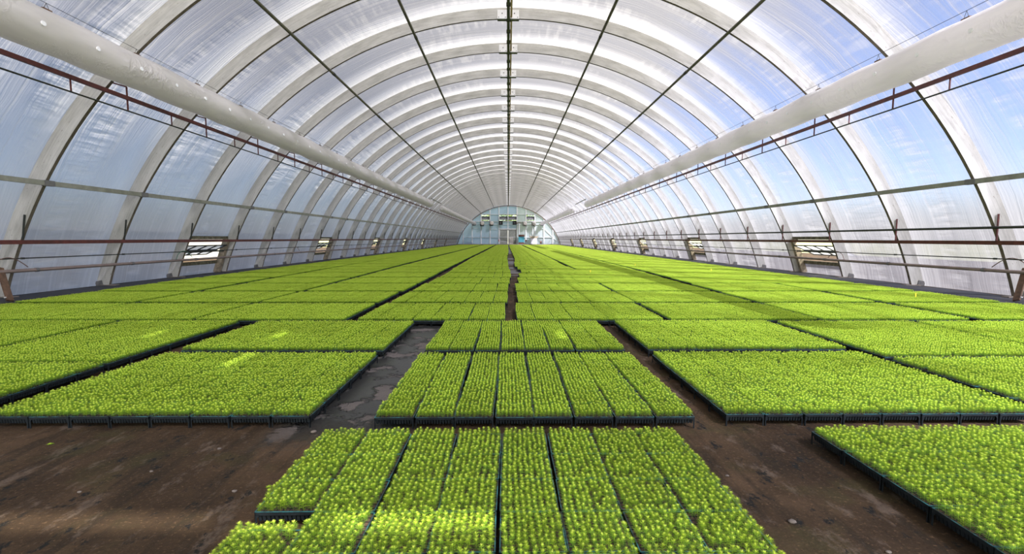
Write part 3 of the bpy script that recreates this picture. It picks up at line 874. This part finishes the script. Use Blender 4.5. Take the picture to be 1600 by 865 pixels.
def mesh_from(name, V, F, A, G, mat):
    me = bpy.data.meshes.new(name)
    me.vertices.add(len(V)); me.vertices.foreach_set('co', V.astype(np.float32).ravel())
    F = np.array(F, dtype=np.int32)
    me.loops.add(F.size); me.loops.foreach_set('vertex_index', F.ravel())
    me.polygons.add(len(F)); me.polygons.foreach_set('loop_start', np.arange(0, F.size, 4, dtype=np.int32)); me.polygons.foreach_set('loop_total', np.full(len(F), 4, dtype=np.int32))
    at = me.color_attributes.new('age', 'FLOAT_COLOR', 'POINT')
    col = np.zeros((len(V), 4), np.float32); col[:, 0] = A; col[:, 1] = G; col[:, 3] = 1
    at.data.foreach_set('color', col.ravel())
    me.materials.append(mat); me.update(); me.validate()
    return me

def seedling_mesh(i):
    rs = np.random.RandomState(100 + i)
    V, F, A = needle_arrays(rs, rs.uniform(.054, .074), .032)
    return mesh_from('seedling', V, F, np.array(A), np.full(len(V), rs.uniform(0, 1)), M['needle'])

NC, PT = 9, .0425
def carpet_mesh(i):
    rs = np.random.RandomState(500 + i)
    Vs, Fs, As, Gs = [], [], [], []; b = 0
    blob = rs.uniform(0, 6, 4)
    for ix in range(NC):
        for iy in range(NC):
            if rs.rand() < .012: continue
            x = (ix - 4) * PT + rs.normal() * .0042; y = (iy - 4) * PT + rs.normal() * .0042
            h = rs.uniform(.054, .074) + .004 * math.sin(ix * .8 + blob[0]) * math.sin(iy * .7 + blob[1])
            V, F, A = needle_arrays(rs, h, .032)
            V = V + np.array([x, y, 0]); Vs.append(V); Fs += [tuple(j + b for j in f) for f in F]; b += len(V)
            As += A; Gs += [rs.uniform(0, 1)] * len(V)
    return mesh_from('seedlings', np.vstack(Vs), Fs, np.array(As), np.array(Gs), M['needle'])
carpets = [carpet_mesh(i) for i in range(6)]
singles = [seedling_mesh(i) for i in range(8)]

def tray_mesh():
    m = MB(); S = .1935
    RZ = .12
    # rim band (open frame) and teal lip
    for (x0, x1, y0, y1) in ((-S, S, -S, -S + .006), (-S, S, S - .006, S), (-S, -S + .006, -S, S), (S - .006, S, -S, S)):
        m.box(x0, x1, y0, y1, RZ - .026, RZ - .003, 0)
        m.box(x0 - .0015 if x0 < 0 else x0, x1 + .0015 if x1 > 0 else x1, y0 - .0015 if y0 < 0 else y0, y1 + .0015 if y1 > 0 else y1, RZ - .003, RZ, 1)
    m.box(-S + .006, S - .006, -S + .006, S - .006, RZ - .014, RZ - .010, 2)     # peat in the cells
    for i in range(10):
        c = -S + .006 + (2 * S - .012) * i / 9
        m.box(c - .0012, c + .0012, -S + .004, S - .004, RZ - .014, RZ - .006, 0)
        m.box(-S + .004, S - .004, c - .0012, c + .0012, RZ - .014, RZ - .006, 0)
    # tapering ribbed cells round the edge
    n = 13
    for sdx in range(4):
        for i in range(n):
            c = -S + .028 + (2 * S - .056) * i / (n - 1); w0, w1 = .0115, .0075
            d0, d1 = S - .008, S - .016
            q = [(c - w0, -d0, .096), (c + w0, -d0, .096), (c + w0, -d0 + .03, .096), (c - w0, -d0 + .03, .096), (c - w1, -d1, .048), (c + w1, -d1, .048), (c + w1, -d1 + .018, .048), (c - w1, -d1 + .018, .048)]
            for _ in range(sdx): q = [(-y, x, z) for x, y, z in q]
            m.add(q, [(0, 1, 2, 3), (4, 7, 6, 5), (0, 4, 5, 1), (1, 5, 6, 2), (2, 6, 7, 3), (3, 7, 4, 0)], 0)
    m.box(-S + .06, S - .06, -S + .06, S - .06, .05, .10, 0)
    # flared corner legs
    for sx in (-1, 1):
        for sy in (-1, 1):
            for ax in (0, 1):
                a = (sx * S, sy * S); w0, w1 = .034, .013
                if ax == 0: q = [(a[0], a[1], .10), (a[0] - sx * w0, a[1], .10), (a[0] - sx * w1, a[1], .075), (a[0] - sx * w1, a[1], 0), (a[0], a[1], 0)]; off = (0, -sy * .004, 0)
                else: q = [(a[0], a[1], .10), (a[0], a[1] - sy * w0, .10), (a[0], a[1] - sy * w1, .075), (a[0], a[1] - sy * w1, 0), (a[0], a[1], 0)]; off = (-sx * .004, 0, 0)
                p = q + [(x + off[0], y + off[1], z) for x, y, z in q]
                m.add(p, [(0, 1, 2, 3, 4), (9, 8, 7, 6, 5)] + [(j, 5 + j, 5 + (j + 1) % 5, (j + 1) % 5) for j in range(5)], 0)
    o = m.build('seedling_tray', [M['traybody'], M['trayrim'], M['peat']])
    return o
tray0 = tray_mesh()
proto_used = [False]
SEEDZ = .108

# beds: (name, x of left edge, columns, y of front edge, rows, gap style)
beds = []
def interp(tab, y):
    if y <= tab[0][0]: return tab[0][1]
    for (a, b_), (c, d_) in zip(tab, tab[1:]):
        if y <= c: return b_ + (d_ - b_) * (y - a) / (c - a)
    return tab[-1][1]
TR = .4
beds.append(('nearest centre bed', -1.66, 8, 2.05, 5, 'gap'))
beds.append(('near right corner bed', 2.80, 8, 2.08, 5, 'tight'))
beds.append(('middle bed of second row', -1.34, 8, 4.42, 6, 'gap'))
beds.append(('left bed of second row', -5.18, 8, 4.46, 6, 'tight'))
beds.append(('right bed of second row', 2.20, 8, 4.48, 6, 'tight'))
beds.append(('middle bed of third row', -1.33, 8, 7.14, 6, 'gap'))
beds.append(('left bed of third row', -5.17, 8, 7.14, 6, 'tight'))
beds.append(('right bed of third row', 2.24, 8, 7.18, 6, 'tight'))
beds.append(('bed at left picture edge', -8.04, 6, 3.12, 8, 'tight'))
beds.append(('second bed along left picture edge', -8.06, 6, 6.40, 8, 'tight'))
beds.append(('bed at right picture edge', 5.62, 7, 4.15, 6, 'tight'))
beds.append(('second bed along right picture edge', 5.66, 7, 6.70, 7, 'tight'))
beds.append(('outer left bed', -11.42, 8, 6.40, 8, 'tight'))
beds.append(('outer right bed', 8.56, 8, 6.66, 7, 'tight'))
beds.append(('outermost right bed', 11.8, 4, 6.9, 7, 'tight'))
cgl = [(9.7, -.12), (12.9, -.05), (15.3, .0), (19, .06), (23, .17), (29, .02), (45, -.08), (60, .06), (80, .02), (132, .0)]
cgr = [(9.7, .20), (13.6, .24), (17.5, .30), (20, .42), (24.2, .70), (30, .42), (39, .55), (65, .45), (90, .3), (132, .25)]
ex = {'L1': lambda y: interp([(9.7, -3.48), (13, -3.42), (20, -3.42), (29, -3.46), (43, -3.5), (75, -3.5), (132, -3.5)], y),
      'L2': lambda y: interp([(9.7, -6.72), (16, -6.80), (30, -7.05), (43, -7.15), (132, -7.2)], y),
      'L3': lambda y: interp([(9.7, -9.98), (19, -10.4), (39, -10.5), (132, -10.6)], y),
      'R1': lambda y: interp([(9.7, 3.5), (13.6, 3.5), (20, 3.62), (26, 3.85), (132, 3.95)], y),
      'R2': lambda y: interp([(9.7, 6.8), (16, 7.02), (22, 7.32), (132, 7.4)], y),
      'R3': lambda y: interp([(9.7, 10.3), (13, 10.42), (132, 10.55)], y)}
y = 9.76; rowi = 0
while y < 130:
    yc = y + 1.2
    j = lambda: rnd.uniform(-.05, .05)
    for nm, xl in (('L4', ex['L3'](yc) - .08 - 3.2), ('L3', ex['L2'](yc) - .1 - 3.2), ('L2', ex['L1'](yc) - .1 - 3.2), ('L1', interp(cgl, yc) - 3.2),
                   ('R1', interp(cgr, yc)), ('R2', ex['R1'](yc) + .04), ('R3', ex['R2'](yc) + .04), ('R4', ex['R3'](yc) + .04)):
        st = 'gap' if nm in ('L1', 'R1') else 'tight'
        beds.append((None, xl + j() * .6, 8, y, 6, st))
    y += 2.69; rowi += 1

def inview(x, y, z=.15):
    d = Vector((x, y, z - 1.891)); w_ = d.dot(fw)
    if w_ < .3: return False
    px = 800 + 715.33 * d.dot(rt2) / w_; py = 432.5 - 715.33 * d.dot(up2) / w_
    return -260 < px < 1860 and py < 1100
trays = []
for (nm, xl, nc, yf, nr, st) in beds:
    for c in range(nc):
        wob = rnd.uniform(-.006, .006); ph = rnd.uniform(0, 6)
        for r_ in range(nr):
            x = xl + TR * (c + .5) + (wob + .008 * math.sin(r_ * .9 + ph) if st == 'gap' else rnd.uniform(-.003, .003))
            yy = yf + TR * (r_ + .5) + rnd.uniform(-.004, .004)
            if nm == 'nearest centre bed' and c == 0 and r_ < 2:      # short break in the first column
                yy -= .17; x -= .0
            if nm and not inview(x, yy): continue
            trays.append((nm, c, r_, nc, nr, x, yy, rnd.uniform(-.012, .012), st))
vis = [t for t in trays if t[0] and inview(t[5], t[6])]
vis.sort(key=lambda t: math.hypot(t[5], t[6]) if True else 0)
NAMED = vis[:300]; namedset = set(id(t) for t in NAMED)
REST = [t for t in trays if id(t) not in namedset]
words = ['first', 'second', 'third', 'fourth', 'fifth', 'sixth', 'seventh', 'eighth']
# trays whose seedlings are built one by one: the largest in the picture
front = sorted([t for t in NAMED if t[0] == 'nearest centre bed' and 2.3 < t[6] < 3.2], key=lambda t: abs(t[5] + .2) + abs(t[6] - 2.9))[:6]
frontset = set(id(t) for t in front)
first_seed = {}
for n, t in enumerate(NAMED):
    nm, c, r_, nc, nr, x, yy, rot, st = t
    o = tray0 if n == 0 else tray0.copy()
    if n: C.objects.link(o)
    o.location = (x, yy, 0); o.rotation_euler = (0, 0, rot)
    tag(o, 'seedling tray, %s from left in %s row, %s' % (words[c], ('front' if r_ == 0 else words[r_]), nm), 'seedling tray', 'seedling trays of the %s' % nm)
    sxy = (.965, 1.01) if st == 'gap' else (1.0, 1.0)
    if id(t) in frontset:
        rs = np.random.RandomState(n)
        for ix in range(NC):
            for iy in range(NC):
                me = singles[rs.randint(8)]
                s = bpy.data.objects.new('seedling', me)
                s.location = ((ix - 4) * PT * sxy[0] + rs.normal() * .0042, (iy - 4) * PT + rs.normal() * .0042, SEEDZ)
                s.rotation_euler = (0, 0, rs.uniform(0, 6.28)); k = rs.uniform(.92, 1.08); s.scale = (k, k, k)
                C.objects.link(s); s.parent = o
    else:
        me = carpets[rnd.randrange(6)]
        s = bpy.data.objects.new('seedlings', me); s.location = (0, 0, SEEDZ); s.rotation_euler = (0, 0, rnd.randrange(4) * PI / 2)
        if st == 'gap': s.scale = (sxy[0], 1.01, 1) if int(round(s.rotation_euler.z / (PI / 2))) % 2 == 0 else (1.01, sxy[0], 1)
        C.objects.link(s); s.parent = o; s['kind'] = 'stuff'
        first_seed.setdefault(me.name, s)

# all further trays: one object, instanced on points
def scatter(name, pts, sources, spin, z, parent=None):
    me = bpy.data.meshes.new(name); me.from_pydata([(t[5], t[6], z) for t in pts], [], [])
    o = link(bpy.data.objects.new(name, me), parent)
    g = bpy.data.node_groups.new(name + '_nodes', 'GeometryNodeTree')
    g.interface.new_socket('Geometry', in_out='INPUT', socket_type='NodeSocketGeometry'); g.interface.new_socket('Geometry', in_out='OUTPUT', socket_type='NodeSocketGeometry')
    N = g.nodes; gi = N.new('NodeGroupInput'); go = N.new('NodeGroupOutput')
    iop = N.new('GeometryNodeInstanceOnPoints'); jn = N.new('GeometryNodeJoinGeometry')
    for s_ in sources:
        oi = N.new('GeometryNodeObjectInfo'); oi.inputs['Object'].default_value = s_; oi.inputs['As Instance'].default_value = False; oi.transform_space = 'ORIGINAL'
        gi2 = N.new('GeometryNodeGeometryToInstance'); g.links.new(oi.outputs['Geometry'], gi2.inputs[0]); g.links.new(gi2.outputs[0], jn.inputs[0])
    g.links.new(gi.outputs[0], iop.inputs['Points']); g.links.new(jn.outputs[0], iop.inputs['Instance'])
    iop.inputs['Pick Instance'].default_value = True
    if len(sources) > 1:
        ri = N.new('FunctionNodeRandomValue'); ri.data_type = 'INT'; ri.inputs[4].default_value = 0; ri.inputs[5].default_value = len(sources) - 1; ri.inputs['Seed'].default_value = 3
        g.links.new(ri.outputs[2], iop.inputs['Instance Index'])
    if spin:
        r4 = N.new('FunctionNodeRandomValue'); r4.data_type = 'INT'; r4.inputs[4].default_value = 0; r4.inputs[5].default_value = 3; r4.inputs['Seed'].default_value = 9
        mm = N.new('ShaderNodeMath'); mm.operation = 'MULTIPLY'; mm.inputs[1].default_value = PI / 2; cx = N.new('ShaderNodeCombineXYZ')
        g.links.new(r4.outputs[2], mm.inputs[0]); g.links.new(mm.outputs[0], cx.inputs[2]); g.links.new(cx.outputs[0], iop.inputs['Rotation'])
    g.links.new(iop.outputs[0], go.inputs[0])
    md = o.modifiers.new('scatter', 'NODES'); md.node_group = g
    return o
big = scatter('seedling_tray', REST, [tray0], False, 0)
tag(big, 'all the further beds of green seedling trays reaching to the far wall', 'seedling trays', None, 'stuff')
sd = scatter('seedlings', REST, list(first_seed.values()), True, SEEDZ, big); sd['kind'] = 'stuff'

# yellow marker sticks
for (x, y), lab in zip(((1.23, 30.4), (4.2, 23.3), (8.1, 29.1), (10.8, 24.2), (12.1, 13.4), (-10.7, 39.9)),
                       ('small yellow marker just right of the centre gap', 'small yellow marker right of the centre bed, nearer the camera', 'small yellow marker in the middle of the right beds', 'small yellow marker in the far right beds', 'small yellow marker nearest the camera, by the right wall', 'small yellow marker alone in the left beds')):
    m = MB(); m.bar((x, y, 0), (x, y, .24), .012, .012, (0, 1, 0)); m.box(x - .016, x + .016, y - .004, y + .004, .18, .29); o = m.build('marker_tag', M['yellow']); tag(o, lab, 'marker')
# stones and weeds on the soil
for x, y, s in ((-2.05, 3.3, .014), (-1.9, 4.35, .022), (-2.6, 4.0, .014), (1.9, 2.9, .02), (2.3, 2.6, .013), (1.75, 3.5, .012), (-3.2, 3.3, .012), (-2.9, 3.6, .012)):
    m = MB(); n1, n2 = 6, 8; vs = []; fs = []
    for i in range(n1 + 1):
        for j_ in range(n2):
            a = PI * i / n1; b_ = 2 * PI * j_ / n2; q = s * (1 + rnd.uniform(-.18, .18))
            vs.append((x + q * 1.4 * math.sin(a) * math.cos(b_), y + q * math.sin(a) * math.sin(b_), s * .45 + q * .6 * math.cos(a)))
    for i in range(n1):
        for j_ in range(n2): fs.append((i * n2 + j_, i * n2 + (j_ + 1) % n2, (i + 1) * n2 + (j_ + 1) % n2, (i + 1) * n2 + j_))
    m.add(vs, fs, smooth=True); o = m.build('stone', M['stone']); tag(o, 'small pale stone lying on the bare brown soil', 'stone', 'stones on the soil')
for x, y in ((-1.82, 3.35), (-2.45, 2.55), (-4.2, 4.1)):
    rs = np.random.RandomState(int(x * -100)); V, F, A = needle_arrays(rs, .02, .025)
    o = link(bpy.data.objects.new('weed', mesh_from('weed', V * np.array([1.2, 1.2, .5]), F, np.array(A) * .6 + .3, np.full(len(V), .5), M['needle']))); o.location = (x, y, .004)
    tag(o, 'tiny green weed sprouting from the bare brown soil', 'weed', 'weeds on the soil')
